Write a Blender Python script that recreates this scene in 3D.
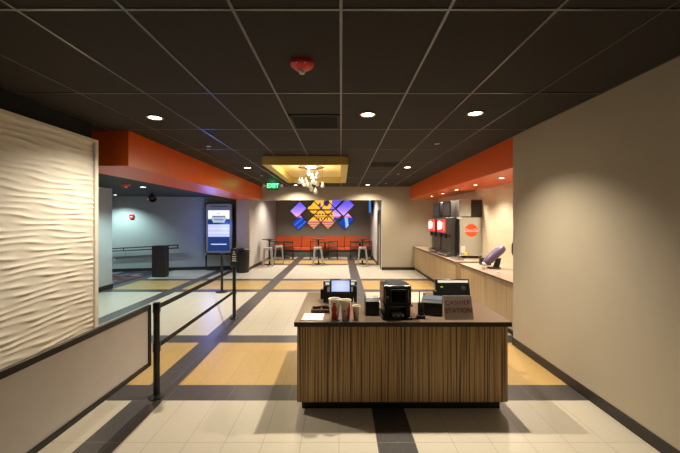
import bpy, bmesh, math, random
from mathutils import Vector, Matrix
random.seed(7)
PI = math.pi
for o in list(bpy.data.objects): bpy.data.objects.remove(o, do_unlink=True)
S = bpy.context.scene
C = S.collection

# ------------------------------------------------------------ camera, world, exposure
cd = bpy.data.cameras.new('camera'); cam = bpy.data.objects.new('camera', cd); C.objects.link(cam)
cam.location = (0, 0, 1.78); cam.rotation_euler = (PI/2, 0, 0)
cd.sensor_width = 36; cd.lens = 36*328/680; cd.shift_x = -1/680; cd.shift_y = -6.5/680
cd.clip_start = 0.02; cd.clip_end = 100
S.camera = cam
w = bpy.data.worlds.new('world'); S.world = w; w.use_nodes = True
w.node_tree.nodes['Background'].inputs[0].default_value = (0.9, 0.85, 0.8, 1)
w.node_tree.nodes['Background'].inputs[1].default_value = 0.02
S.view_settings.view_transform = 'Standard'; S.view_settings.look = 'None'
S.view_settings.gamma = 1; S.view_settings.use_curve_mapping = False
S.view_settings.exposure = 0.0
WARM = (1.0, 0.89, 0.71); COOL = (0.66, 0.96, 0.98); NEUT = (1.0, 0.92, 0.80)

# ------------------------------------------------------------ materials
def lin(c):
    return tuple(((v/255)/12.92 if v/255 <= .04045 else (((v/255)+.055)/1.055)**2.4) for v in c)
MATS = {}
def mat(name, rgb, rough=.5, metal=0., emit=0., var=0., scale=8., stretch=(1,1,1), bump=0., spec=.5, coat=0., trans=0., emit_rgb=None):
    if name in MATS: return MATS[name]
    m = bpy.data.materials.new(name); m.use_nodes = True; nt = m.node_tree; N = nt.nodes; L = nt.links
    b = N['Principled BSDF']; col = lin(rgb)
    b.inputs['Base Color'].default_value = (*col, 1)
    b.inputs['Roughness'].default_value = rough; b.inputs['Metallic'].default_value = metal
    b.inputs['Specular IOR Level'].default_value = spec
    b.inputs['Coat Weight'].default_value = coat; b.inputs['Transmission Weight'].default_value = trans
    if emit:
        e = lin(emit_rgb) if emit_rgb else col
        b.inputs['Emission Color'].default_value = (*e, 1); b.inputs['Emission Strength'].default_value = emit
    tc = N.new('ShaderNodeTexCoord'); mp = N.new('ShaderNodeMapping'); mp.inputs['Scale'].default_value = stretch
    ns = N.new('ShaderNodeTexNoise'); ns.inputs['Scale'].default_value = scale; ns.inputs['Detail'].default_value = 4
    L.new(tc.outputs['Object'], mp.inputs[0]); L.new(mp.outputs[0], ns.inputs['Vector'])
    v = max(var, .03)
    if not trans:
        mx = N.new('ShaderNodeMix'); mx.data_type = 'RGBA'
        mx.inputs['A'].default_value = (*[c*(1-v) for c in col], 1)
        mx.inputs['B'].default_value = (*[min(1, c*(1+v)) for c in col], 1)
        rp = N.new('ShaderNodeMapRange'); rp.inputs['From Min'].default_value = .3; rp.inputs['From Max'].default_value = .7
        L.new(ns.outputs['Fac'], rp.inputs['Value']); L.new(rp.outputs[0], mx.inputs['Factor']); L.new(mx.outputs['Result'], b.inputs['Base Color'])
    if bump:
        bp = N.new('ShaderNodeBump'); bp.inputs['Strength'].default_value = bump; bp.inputs['Distance'].default_value = .01
        L.new(ns.outputs['Fac'], bp.inputs['Height']); L.new(bp.outputs[0], b.inputs['Normal'])
    MATS[name] = m; return m

def vcol_screen(name, strength):
    m = bpy.data.materials.new(name); m.use_nodes = True; nt = m.node_tree; N = nt.nodes; b = N['Principled BSDF']
    a = N.new('ShaderNodeAttribute'); a.attribute_name = 'picture'
    b.inputs['Base Color'].default_value = (.01, .01, .01, 1); b.inputs['Roughness'].default_value = .2
    nt.links.new(a.outputs['Color'], b.inputs['Emission Color']); b.inputs['Emission Strength'].default_value = strength
    return m

class NodeMath:
    def __init__(s, m): s.N = m.node_tree.nodes; s.L = m.node_tree.links
    def op(s, o, a, b=None, c=None):
        n = s.N.new('ShaderNodeMath'); n.operation = o
        for i, v in enumerate((a, b, c)):
            if v is None: continue
            if isinstance(v, (int, float)): n.inputs[i].default_value = v
            else: s.L.new(v, n.inputs[i])
        return n.outputs[0]
    def band(s, x, a, b):   # 1 where a<x<b
        return s.op('MULTIPLY', s.op('GREATER_THAN', x, a), s.op('LESS_THAN', x, b))
    def mix(s, f, a, b):
        n = s.N.new('ShaderNodeMix'); n.data_type = 'RGBA'; s.L.new(f, n.inputs['Factor'])
        for k, v in (('A', a), ('B', b)):
            if isinstance(v, tuple): n.inputs[k].default_value = (*v, 1)
            else: s.L.new(v, n.inputs[k])
        return n.outputs['Result']
    def noise(s, vec, scale, stretch, detail=4):
        mp = s.N.new('ShaderNodeMapping'); mp.inputs['Scale'].default_value = stretch; s.L.new(vec, mp.inputs[0])
        n = s.N.new('ShaderNodeTexNoise'); n.inputs['Scale'].default_value = scale; n.inputs['Detail'].default_value = detail
        s.L.new(mp.outputs[0], n.inputs['Vector']); return n.outputs['Fac']

FT = .3048
def floor_material():
    m = bpy.data.materials.new('plank_tile_floor'); m.use_nodes = True; q = NodeMath(m); N, L = q.N, q.L
    b = N['Principled BSDF']; tc = N.new('ShaderNodeTexCoord'); sp = N.new('ShaderNodeSeparateXYZ'); L.new(tc.outputs['Object'], sp.inputs[0])
    x, y = sp.outputs[0], sp.outputs[1]; V = tc.outputs['Object']
    per = 16*FT; y0 = 3.235
    f = q.op('FLOORED_MODULO', q.op('SUBTRACT', y, y0), per)
    t1 = q.op('LESS_THAN', f, FT); t2 = q.band(f, 5*FT, 6*FT); tdark = q.op('MAXIMUM', t1, t2)
    yel = q.band(f, FT, 5*FT)
    ld = None
    for a, c in ((-2.06, -1.755), (.2885, .593), (2.64, 2.945), (-4.40, -4.095), (-6.2, -5.9)):
        k = q.band(x, a, c); ld = k if ld is None else q.op('MAXIMUM', ld, k)
    dark = q.op('MAXIMUM', tdark, ld)
    light = q.mix(q.noise(V, 14, (1.0, 9, 1)), lin((160, 152, 136)), lin((196, 188, 172)))
    light2 = q.mix(q.noise(V, .9, (1, 1, 1)), light, lin((184, 175, 158)))
    yc = q.mix(q.noise(V, 16, (9, .8, 1)), lin((154, 123, 72)), lin((192, 160, 104)))
    dl = q.mix(q.noise(V, 22, (7, .6, 1)), lin((34, 32, 32)), lin((92, 87, 85)))
    dt = q.mix(q.noise(V, 22, (.6, 7, 1)), lin((34, 32, 32)), lin((92, 87, 85)))
    dc = q.mix(ld, dt, dl)
    c = q.mix(yel, light2, yc); c = q.mix(dark, c, dc)
    # grout: 1 ft x 2 ft tiles, transverse bands carry 2 ft tiles across
    g = .0035
    gx = q.op('LESS_THAN', q.op('FLOORED_MODULO', q.op('ADD', x, -.2885+g/2), FT), g)
    gx2 = q.op('LESS_THAN', q.op('FLOORED_MODULO', q.op('ADD', x, -.2885+.2), 2*FT), g)
    gy = q.op('LESS_THAN', q.op('FLOORED_MODULO', q.op('ADD', y, -3.235+g/2), 2*FT), g)
    gxx = q.op('ADD', q.op('MULTIPLY', gx, q.op('SUBTRACT', 1, tdark)), q.op('MULTIPLY', gx2, tdark))
    gr = q.op('MINIMUM', q.op('ADD', gxx, gy), 1)
    gr = q.op('MULTIPLY', gr, .75)
    gcol = q.mix(dark, lin((104, 94, 78)), lin((138, 132, 124)))
    c = q.mix(gr, c, gcol)
    L.new(c, b.inputs['Base Color'])
    r = N.new('ShaderNodeMapRange'); L.new(q.noise(V, 3, (1, 1, 1)), r.inputs['Value']); r.inputs['To Min'].default_value = .26; r.inputs['To Max'].default_value = .38
    L.new(r.outputs[0], b.inputs['Roughness']); b.inputs['Specular IOR Level'].default_value = .5
    bp = N.new('ShaderNodeBump'); bp.inputs['Strength'].default_value = .25; bp.inputs['Distance'].default_value = .002
    L.new(q.op('SUBTRACT', 1, gr), bp.inputs['Height']); L.new(bp.outputs[0], b.inputs['Normal'])
    return m

def wood_material(name, base, dark, light):
    m = bpy.data.materials.new(name); m.use_nodes = True; q = NodeMath(m); N, L = q.N, q.L
    b = N['Principled BSDF']; tc = N.new('ShaderNodeTexCoord'); V = tc.outputs['Object']
    n1 = q.noise(V, 130, (1, 1, .012), 2); n2 = q.noise(V, 95, (1, 1, .009), 0)
    s = N.new('ShaderNodeMapRange'); L.new(n1, s.inputs['Value']); s.inputs['From Min'].default_value = .38; s.inputs['From Max'].default_value = .62
    s2 = N.new('ShaderNodeMapRange'); L.new(n2, s2.inputs['Value']); s2.inputs['From Min'].default_value = .46; s2.inputs['From Max'].default_value = .66
    c = q.mix(s.outputs[0], lin(base), lin(light)); c = q.mix(s2.outputs[0], c, lin(dark))
    L.new(c, b.inputs['Base Color']); b.inputs['Roughness'].default_value = .45
    return m

def carpet_material():
    m = bpy.data.materials.new('patterned_carpet'); m.use_nodes = True; q = NodeMath(m); N, L = q.N, q.L
    b = N['Principled BSDF']; tc = N.new('ShaderNodeTexCoord')
    v = N.new('ShaderNodeTexVoronoi'); v.inputs['Scale'].default_value = 5; L.new(tc.outputs['Object'], v.inputs['Vector'])
    sp = N.new('ShaderNodeSeparateColor'); L.new(v.outputs['Color'], sp.inputs[0])
    c = q.mix(q.op('GREATER_THAN', sp.outputs[0], .7), lin((30, 34, 40)), lin((112, 40, 44)))
    c = q.mix(q.op('GREATER_THAN', sp.outputs[1], .75), c, lin((96, 100, 104)))
    L.new(c, b.inputs['Base Color']); b.inputs['Roughness'].default_value = .95
    return m

def tile_wall_material():
    m = bpy.data.materials.new('glossy_cream_wall_tile'); m.use_nodes = True; q = NodeMath(m); N, L = q.N, q.L
    b = N['Principled BSDF']; tc = N.new('ShaderNodeTexCoord'); V = tc.outputs['Object']; sp = N.new('ShaderNodeSeparateXYZ'); L.new(V, sp.inputs[0])
    g1 = q.op('LESS_THAN', q.op('FLOORED_MODULO', sp.outputs[1], .61), .004); g2 = q.op('LESS_THAN', q.op('FLOORED_MODULO', sp.outputs[2], .305), .004)
    c = q.mix(q.noise(V, 3, (1, 2, 1)), lin((196, 180, 148)), lin((212, 198, 168)))
    c = q.mix(q.op('MINIMUM', q.op('ADD', g1, g2), 1), c, lin((170, 156, 130)))
    L.new(c, b.inputs['Base Color']); b.inputs['Roughness'].default_value = .16; b.inputs['Coat Weight'].default_value = .4
    return m

def ceiling_material():
    m = bpy.data.materials.new('black_ceiling_tile'); m.use_nodes = True; q = NodeMath(m); N, L = q.N, q.L
    b = N['Principled BSDF']; tc = N.new('ShaderNodeTexCoord'); V = tc.outputs['Object']
    c = q.mix(q.noise(V, 90, (1, 1, 1), 2), lin((44, 40, 37)), lin((58, 53, 49)))
    L.new(c, b.inputs['Base Color']); b.inputs['Roughness'].default_value = .85; b.inputs['Specular IOR Level'].default_value = .2
    bp = N.new('ShaderNodeBump'); bp.inputs['Strength'].default_value = .15; bp.inputs['Distance'].default_value = .003
    L.new(q.noise(V, 140, (1, 1, 1), 2), bp.inputs['Height']); L.new(bp.outputs[0], b.inputs['Normal'])
    return m

M_floor = floor_material(); M_ceil = ceiling_material(); M_carpet = carpet_material(); M_tile = tile_wall_material()
M_zebra = wood_material('zebra_wood_laminate', (160, 124, 70), (86, 62, 32), (194, 156, 98))
M_oak = wood_material('pale_wood_laminate', (156, 130, 92), (138, 112, 76), (172, 146, 108))
M_wall = mat('greige_wall_paint', (168, 156, 136), .7, var=.03, scale=2)
M_wallc = mat('cool_grey_wall_paint', (168, 172, 168), .7, var=.03, scale=2)
M_grey = mat('taupe_wall_paint', (128, 120, 110), .75, var=.03)
M_black = mat('flat_black_paint', (14, 12, 12), .8)
M_orange = mat('orange_paint', (218, 88, 4), .36, var=.03)
M_panel = mat('sculpted_ivory_plaster', (214, 208, 196), .6, var=.03)
M_base = mat('dark_vinyl_base', (40, 34, 31), .5)
M_grid = mat('charcoal_grid_bar', (62, 58, 54), .28, metal=.0, spec=.7)
M_top = mat('brown_speckled_laminate', (92, 76, 62), .32, var=.16, scale=130)
M_edge = mat('dark_brown_edge_band', (50, 38, 32), .35)
M_kick = mat('black_toe_kick', (16, 15, 15), .5)
M_bp = mat('black_plastic', (15, 15, 16), .32, var=.1)
M_bp2 = mat('matte_black_plastic', (24, 23, 23), .6)
M_bm = mat('black_powder_coat', (20, 19, 19), .4)
M_ss = mat('brushed_stainless', (206, 210, 212), .27, metal=1., var=.08, scale=6, stretch=(1, 1, 40))
M_galv = mat('brushed_silver_steel', (166, 162, 155), .42, metal=.4, var=.1)
M_yel = mat('pale_yellow_paint', (190, 168, 96), .6)
M_red = mat('signal_red_plastic', (214, 28, 22), .35)
M_white = mat('white_paper', (196, 193, 188), .55)
M_cup = mat('cream_paper_cup', (222, 212, 190), .5)
M_cred = mat('bright_red_print', (196, 22, 26), .5)
M_whitep = mat('white_plastic', (220, 220, 216), .4)
M_panelw = mat('off_white_infill_panel', (216, 208, 204), .5)
M_glassb = mat('frosted_glass', (170, 162, 150), .3, emit=.3, emit_rgb=(255, 236, 206))
M_lens = mat('lamp_lens', (255, 250, 240), .4, emit=14, emit_rgb=(255, 238, 208))
M_lensc = mat('cool_lamp_lens', (240, 250, 255), .4, emit=12, emit_rgb=(225, 244, 255))
M_vinyl = mat('orange_vinyl', (184, 76, 26), .45, var=.08, scale=3)
M_dgrey = mat('dark_grey_laminate', (74, 72, 68), .55)
M_lgrey = mat('light_grey_bezel', (150, 144, 134), .45)
M_belt = mat('black_webbing', (22, 22, 24), .7)
M_clear = mat('clear_plastic', (240, 240, 240), .05, trans=1.0)
M_chrome = mat('chrome', (220, 220, 220), .12, metal=1.)

# ------------------------------------------------------------ mesh helpers
class B:
    def __init__(s): s.bm = bmesh.new()
    def box(s, x0, x1, y0, y1, z0, z1, mtx=None):
        vs = [s.bm.verts.new((x, y, z)) for x in (x0, x1) for y in (y0, y1) for z in (z0, z1)]
        for f in ((0,1,3,2),(4,6,7,5),(0,4,5,1),(2,3,7,6),(0,2,6,4),(1,5,7,3)): s.bm.faces.new([vs[i] for i in f])
        if mtx:
            for v in vs: v.co = mtx @ v.co
        return s
    def ring(s, c, u, v, r, n): return [s.bm.verts.new(c + u*(r*math.cos(2*PI*i/n)) + v*(r*math.sin(2*PI*i/n))) for i in range(n)]
    def skin(s, rings, cap=True, close=False):
        n = len(rings[0])
        for a, b in zip(rings, rings[1:]):
            for i in range(n): s.bm.faces.new((a[i], a[(i+1) % n], b[(i+1) % n], b[i]))
        if cap:
            s.bm.faces.new(rings[0][::-1]); s.bm.faces.new(rings[-1])
    def lathe(s, prof, cx=0, cy=0, n=24, cap=True):      # prof: (r,z)
        X, Y = Vector((1,0,0)), Vector((0,1,0))
        s.skin([s.ring(Vector((cx, cy, z)), X, Y, max(r, .0005), n) for r, z in prof], cap); return s
    def lathe_ax(s, prof, o, ax, n=20, cap=True):         # along arbitrary axis
        ax = Vector(ax).normalized(); u = ax.orthogonal().normalized(); v = ax.cross(u); o = Vector(o)
        s.skin([s.ring(o + ax*h, u, v, max(r, .0005), n) for r, h in prof], cap); return s
    def tube(s, pts, r, n=8):
        pts = [Vector(p) for p in pts]; rr = []
        d0 = (pts[1]-pts[0]).normalized(); u = d0.orthogonal().normalized()
        for i, p in enumerate(pts):
            d = (pts[min(i+1, len(pts)-1)] - pts[max(i-1, 0)]).normalized()
            u = (u - d*u.dot(d)).normalized(); v = d.cross(u)
            rad = r[i] if isinstance(r, (list, tuple)) else r
            rr.append(s.ring(p, u, v, rad, n))
        s.skin(rr); return s
    def prism(s, poly, axis, a, b):                       # poly 2-D extruded along axis from a to b
        def P(p, t):
            return {'x': (t, p[0], p[1]), 'y': (p[0], t, p[1]), 'z': (p[0], p[1], t)}[axis]
        A = [s.bm.verts.new(P(p, a)) for p in poly]; Bv = [s.bm.verts.new(P(p, b)) for p in poly]
        n = len(poly)
        for i in range(n): s.bm.faces.new((A[i], A[(i+1) % n], Bv[(i+1) % n], Bv[i]))
        s.bm.faces.new(A[::-1]); s.bm.faces.new(Bv); return s
    def frustum(s, c0, w0, d0, c1, w1, d1):               # rect tapered leg
        a = [s.bm.verts.new((c0[0]+sx*w0/2, c0[1]+sy*d0/2, c0[2])) for sx, sy in ((-1,-1),(1,-1),(1,1),(-1,1))]
        b = [s.bm.verts.new((c1[0]+sx*w1/2, c1[1]+sy*d1/2, c1[2])) for sx, sy in ((-1,-1),(1,-1),(1,1),(-1,1))]
        s.skin([a, b]); return s
    def build(s, name, m, parent=None, bevel=0., smooth=True, seg=2):
        bmesh.ops.recalc_face_normals(s.bm, faces=s.bm.faces)
        me = bpy.data.meshes.new(name); s.bm.to_mesh(me); s.bm.free()
        o = bpy.data.objects.new(name, me); C.objects.link(o); me.materials.append(m)
        if smooth:
            for p in me.polygons: p.use_smooth = True
            me.set_sharp_from_angle(angle=math.radians(35))
        if bevel:
            md = o.modifiers.new('bevel', 'BEVEL'); md.width = bevel; md.segments = seg; md.limit_method = 'ANGLE'; md.angle_limit = math.radians(40)
        if parent: o.parent = parent
        return o
def box(name, m, dims, parent=None, bevel=0.): return B().box(*dims).build(name, m, parent, bevel)
def rrect(w, h, r, n=6, cx=0, cy=0):
    pts = []
    for sx, sy, a0 in ((1,1,0),(-1,1,90),(-1,-1,180),(1,-1,270)):
        for i in range(n+1):
            a = math.radians(a0+90*i/n); pts.append((cx+sx*(w/2-r)+r*math.cos(a), cy+sy*(h/2-r)+r*math.sin(a)))
    return pts
def text_mesh(body, size, name, m, parent, loc, rot, depth=.001, shear=0., align='CENTER', space=1., bold=0.):
    cu = bpy.data.curves.new(name, 'FONT'); cu.body = body; cu.size = size; cu.extrude = depth; cu.align_x = align; cu.align_y = 'CENTER'
    cu.shear = shear; cu.space_character = space; cu.offset = bold
    t = bpy.data.objects.new('text', cu); C.objects.link(t)
    dg = bpy.context.evaluated_depsgraph_get(); me = bpy.data.meshes.new_from_object(t.evaluated_get(dg))
    bpy.data.objects.remove(t, do_unlink=True)
    o = bpy.data.objects.new(name, me); C.objects.link(o); me.materials.clear(); me.materials.append(m)
    o.location = loc; o.rotation_euler = rot
    if parent: o.parent = parent
    return o
def tag(o, label=None, cat=None, group=None, kind=None):
    if label: o['label'] = label
    if cat: o['category'] = cat
    if group: o['group'] = group
    if kind: o['kind'] = kind
    return o
def thing(name, label, cat, loc=(0,0,0), rz=0., group=None):
    o = bpy.data.objects.new(name, None); C.objects.link(o); o.empty_display_size = .1
    o.location = loc; o.rotation_euler = (0, 0, rz); return tag(o, label, cat, group)
def struct(name, o): o.name = name; o['kind'] = 'structure'; return o
def dup(root, loc, rz=None, label=None):
    r = root.copy(); C.objects.link(r); r.location = loc
    if rz is not None: r.rotation_euler = (0, 0, rz)
    if label: r['label'] = label
    for ch in list(root.children):
        c = ch.copy(); C.objects.link(c); c.parent = r
        for g in list(ch.children):
            d = g.copy(); C.objects.link(d); d.parent = c
    return r

# ------------------------------------------------------------ the room
H = 2.97; YB = 11.65; YF = -3.6; XR = 2.455; XA = 3.44; XL = -3.25; YE = 16.4
struct('floor', box('floor', M_floor, (-12, 3.6, YF-.2, YE+.3, -.1, 0)))
struct('carpet', box('carpet', M_carpet, (-11.9, -6.2, 8.0, 12.2, 0, .006)))
# ceiling slab with its grid bars
struct('ceiling', box('ceiling', M_ceil, (-3.9, 3.6, YF-.2, YE+.3, H, H+.1)))
b = B()
for i in range(-5, 5):
    x = i*.61
    b.box(x-.009, x+.009, YF, YB, H-.006, H)
for i in range(-4, 9):
    y = 1.85+1.22*i
    if y > YB: break
    b.box(-3.7, XR, y-.009, y+.009, H-.0055, H)
struct('trim_1', b.build('trim_1', M_grid))
# right wall (ends at the drinks alcove)
struct('wall_right', box('wall_right', M_wall, (XR, XR+.95, YF, 4.68, 0, H)))
struct('baseboard_right', box('baseboard_right', M_base, (XR-.012, XR, YF, 4.69, 0, .105)))
struct('wall_alcove', box('wall_alcove', M_tile, (XA, XA+.15, 4.68, YB, 0, 2.53)))
struct('wall_soffit', box('wall_soffit', M_orange, (XR, XA+.15, 4.68, YB, 2.53, H)))
# back wall with the wide opening into the seating room
b = B().box(-3.72, XL, YB, YB+.2, 0, H).box(XL, 1.45, YB, YB+.2, 2.487, H).box(1.45, XA+.15, YB, YB+.2, 0, H)
struct('wall_back', b.build('wall_back', M_wall))
struct('baseboard_back', B().box(1.44, 2.62, YB-.012, YB, 0, .105).box(-3.72, XL+.004, YB-.012, YB, 0, .105).build('baseboard_back', M_base))
# seating room
struct('wall_seating_left', box('wall_seating_left', mat('grey_white_wall_paint', (170, 162, 156), .7), (XL-.2, XL, YB+.2, YE, 0, H)))
struct('baseboard_seating_left', box('baseboard_seating_left', M_base, (XL, XL+.012, YB-.01, YE, 0, .105)))
b = B().box(1.45, 1.6, YB+.2, 11.95, 0, H).box(1.45, 1.6, 12.85, YE, 0, H).box(1.45, 1.6, 11.95, 12.85, 2.12, H)
struct('wall_seating_right', b.build('wall_seating_right', mat('grey_white_wall_paint', (170, 162, 156))))
struct('baseboard_seating_right', box('baseboard_seating_right', M_base, (1.438, 1.45, 12.9, YE, 0, .105)))
d = struct('door_1', box('door_1', mat('dark_door_paint', (44, 38, 36), .5), (1.54, 1.58, 11.97, 12.83, 0.005, 2.1)))
B().tube([(1.54, 12.75, 1.0), (1.49, 12.75, 1.0), (1.49, 12.63, 1.0)], .01).build('door_handle', M_chrome, d)
b = B().box(1.43, 1.46, 11.91, 11.97, 0, 2.16).box(1.43, 1.46, 12.83, 12.89, 0, 2.16).box(1.43, 1.46, 11.97, 12.83, 2.1, 2.16)
struct('trim_2', b.build('trim_2', M_base))
struct('wall_far', box('wall_far', M_grey, (XL-.2, 1.6, YE, YE+.15, 0, H)))
# left: black wall behind the sculpted panel, lobby beyond the beam
struct('wall_left', box('wall_left', M_black, (-3.25, -3.075, YF, 4.05, 0, H)))
struct('wall_front', box('wall_front', M_wall, (-3.25, XA+.1, YF-.15, YF, 0, H)))
struct('wall_lobby_near', box('wall_lobby_near', M_wallc, (-6.2, -3.25, 3.6, 3.75, 0, H)))
struct('wall_lobby_left', box('wall_lobby_left', M_wallc, (-6.2, -6.0, 3.75, 8.6, 0, 2.6)))
struct('baseboard_lobby_left', box('baseboard_lobby_left', M_base, (-6.2, -5.988, 3.8, 8.612, 0, .11)))
struct('ceiling_lobby', box('ceiling_lobby', mat('dark_blue_grey_ceiling', (44, 48, 50), .8, var=.1, scale=40), (-12, -3.7, 3.6, 12.6, 2.6, 2.68)))
ang = math.atan2(.58, 3.0)
mt = Matrix.Translation((-4.87, 11.78, 0)) @ Matrix.Rotation(ang, 4, 'Z')
struct('wall_lobby_back', B().box(-6.5, 1.4, 0, .12, 0, 2.65, mt).build('wall_lobby_back', M_wallc))
struct('baseboard_lobby_back', B().box(-6.5, 1.3, -.012, 0, 0, .11, mt).build('baseboard_lobby_back', M_base))
struct('wall_lobby_far', box('wall_lobby_far', M_wallc, (-11.6, -11.45, 8.4, 12.5, 0, 2.65)))
struct('wall_lobby_side', box('wall_lobby_side', M_wallc, (-11.6, -6.2, 8.25, 8.4, 0, 2.65)))
# orange beam
struct('wall_beam', box('wall_beam', M_orange, (-3.72, -2.826, 4.36, YB, 2.5, H)))

# sculpted wall panel
def disp(y, z):
    ph = 2*PI*z/.066 + 1.1*math.sin(2*PI*y/1.6+3.2*z) + 1.1*math.sin(2*PI*y/.95-19*z+1.3) + 1.6*y
    a = .5+.5*math.sin(2*PI*y/.43+17.3*z)*math.sin(2*PI*y/1.1-9*z)
    s = .5+.5*math.sin(ph)
    return .014*a*(s**2)
bm = bmesh.new(); ny, nz = 150, 400; y0, y1, z1 = .6, 4.0, 2.725
G = [[bm.verts.new((-3.028+disp(y0+(y1-y0)*i/ny, z1*j/nz), y0+(y1-y0)*i/ny, z1*j/nz)) for j in range(nz+1)] for i in range(ny+1)]
for i in range(ny):
    for j in range(nz): bm.faces.new((G[i][j], G[i+1][j], G[i+1][j+1], G[i][j+1]))
me = bpy.data.meshes.new('wall_panel'); bm.to_mesh(me); bm.free(); me.materials.append(M_panel)
for p in me.polygons: p.use_smooth = True
pr = thing('wall_panel', 'tall ivory sculpted wave-pattern wall panel on the left wall', 'wall panel', (0,0,0))
o = bpy.data.objects.new('wave_relief', me); C.objects.link(o); o.parent = pr
B().box(-3.07, -2.995, 4.0, 4.05, 0, 2.76).box(-3.07, -2.995, y0-.04, y0, 0, 2.76).box(-3.07, -2.995, y0, 4.0, 2.725, 2.76).box(-3.07, -3.04, y0, 4.0, 0, 2.73).build('edge_trim', M_panel, pr)

# ------------------------------------------------------------ ceiling fixtures
def spot(parent, energy, color, size, blend=.6, radius=.05, z=-.03):
    ld = bpy.data.lights.new('lamp_light', 'SPOT'); ld.energy = energy; ld.color = color; ld.spot_size = math.radians(size); ld.spot_blend = blend; ld.shadow_soft_size = radius
    lo = bpy.data.objects.new('lamp_light', ld); C.objects.link(lo); lo.location = (0, 0, z); lo.parent = parent; return lo
def downlight(name, label, x, y, z, energy, color, lens, size=120, r=.075, group=None, blend=.7, cat='ceiling light'):
    t = thing(name, label, cat, (x, y, z), 0, group)
    B().lathe([(r*.86, -.001), (r*1.0, -.001), (r*1.18, -.004), (r*1.22, -.012), (r*1.0, -.014), (r*.9, -.006)], n=28, cap=False).build('trim_ring', M_lgrey, t)
    B().lathe([(r*.92, -.002), (r*.9, -.008), (r*.5, -.011), (.001, -.012)], n=28).build('lens', lens, t)
    spot(t, energy, color, size, blend, .028, -.03)
    return t
GD = 'round recessed downlights of the main ceiling'
E = 400
DL = [(-2.15, 3.79, 'round lit downlight nearest the orange beam front corner, in the black ceiling'),
      (.30, 3.68, 'round lit downlight above the cashier counter, right of the near return vent'),
      (1.49, 3.64, 'round lit downlight closest to the right wall, level with the counter'),
      (-2.12, 7.43, 'round downlight beside the orange beam, left of the yellow coffer'),
      (1.49, 7.36, 'round downlight right of the far return vent, near the orange soffit'),
      (.90, 11.0, 'small far downlight washing the back wall header on the right'),
      (-1.53, 11.1, 'small far downlight behind the yellow coffer washing the header')]
for x, y, lb in DL: downlight('downlight', lb, x, y, H, E*((.7 if x < -1 else 1) if y < 5 else 1.3) if y < 11 else 330, WARM, M_lens, (138 if x < -1 else 116) if y < 5 else 124 if y < 11 else 150, group=None, blend=1.0)
for x in (-2.15, .30, 1.49): downlight('downlight', 'added unseen downlight lighting the entrance end of the room', x, 0.15, H, E*.04, WARM, M_lens, 125, group='added downlights lighting the entrance end')  # out-of-view lamps added to light the entrance end
for x in (-2.3, -.9, .6): downlight('downlight', 'added unseen downlight lighting the seating room, behind the header', x, 13.6, H, 330, NEUT, M_lens, 140, group='added downlights lighting the seating room')  # lamps added out of sight to brighten the seating room
for k, y in enumerate((5.8, 6.93, 8.05, 9.15, 10.3)):
    lb = ['nearest', 'second nearest', 'middle', 'second farthest', 'farthest'][k]
    downlight('soffit_light', lb+' of the five small round lights under the orange soffit', 2.84, y, 2.53, 120, NEUT, M_lens, 130, r=.055, group=None)
for x, y, e, lb in ((-4.89, 8.1, 230, 'lit lobby downlight between the red alarm strobe and the black spotlight'), (-7.3, 10.6, 210, 'far left lobby downlight near the wall end')):
    downlight('lobby_downlight', lb, x, y, 2.6, e, COOL, M_lensc, 130)
for x, y in ((-4.9, 5.3), (-8.8, 9.9)): downlight('lobby_downlight', 'added unseen downlight lighting the lobby', x, y, 2.6, 150, COOL, M_lensc, 140, group='added unseen lobby downlights')  # extra unseen lamps, put in for the lobby's light

# return vents
def vent(x0, x1, y0, y1, lb):
    t = thing('return_vent', lb, 'vent', ((x0+x1)/2, (y0+y1)/2, H)); w, d = (x1-x0)/2, (y1-y0)/2
    b = B()
    for a in ((-w, w, -d, -d+.03), (-w, w, d-.03, d), (-w, -w+.03, -d, d), (w-.03, w, -d, d)): b.box(*a, -.012, -.0005)
    b.build('frame', M_black, t)
    b = B(); n = 14
    for i in range(n):
        yy = -d+.04+(2*d-.08)*i/(n-1); b.box(-w+.03, w-.03, yy-.004, yy+.012, -.010, -.004)
    b.build('louvre', M_black, t); box('backing', M_black, (-w+.03, w-.03, -d+.03, d-.03, -.003, -.001), t)
vent(-.598, -.012, 3.69, 4.255, 'square black return air vent in the ceiling behind the red fire strobe')
vent(.622, 1.208, 6.73, 7.3, 'square black return air vent in the ceiling near the far right downlight')

def strobe(x, y, z, lb, s=1.):
    t = thing('fire_strobe', lb, 'fire alarm', (x, y, z))
    B().lathe([(.09*s, -.0005), (.09*s, -.014), (.085*s, -.026), (.06*s, -.045), (.036*s, -.058), (.03*s, -.06)], n=28).build('housing', M_red, t)
    B().lathe([(.028*s, -.058), (.027*s, -.072), (.018*s, -.084), (.001, -.088)], n=16).build('strobe_lens', mat('clear_strobe', (225, 215, 205), .15), t)
    for a in (-.03, .03): box('printed_mark', M_white, (a-.006, a+.006, -.082*s, -.07*s, -.036, -.03), t)
strobe(-.295, 2.48, H, 'red ceiling fire strobe with clear lens above the counter')
strobe(-4.92, 7.5, 2.6, 'red ceiling fire strobe in the lobby beyond the orange beam')
def sprinkler(x, y, lb):
    t = thing('sprinkler', lb, 'sprinkler', (x, y, H))
    B().lathe([(.038, -.0005), (.036, -.006), (.012, -.010)], n=20).build('escutcheon', M_whitep, t)
    b = B().lathe([(.008, -.008), (.008, -.03)], n=10)
    b.tube([(-.014, 0, -.022), (-.012, 0, -.04), (0, 0, -.046), (.012, 0, -.04), (.014, 0, -.022)], .0025, 6)
    b.lathe([(.016, -.046), (.016, -.049)], n=14); b.build('sprinkler_head', M_chrome, t)
sprinkler(1.5, 5.12, 'small sprinkler head in the ceiling ahead of the right wall soffit')
sprinkler(1.48, 8.5, 'sprinkler head behind the far right downlight')
sprinkler(1.47, 10.7, 'farthest sprinkler head, close to the back wall header')
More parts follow.
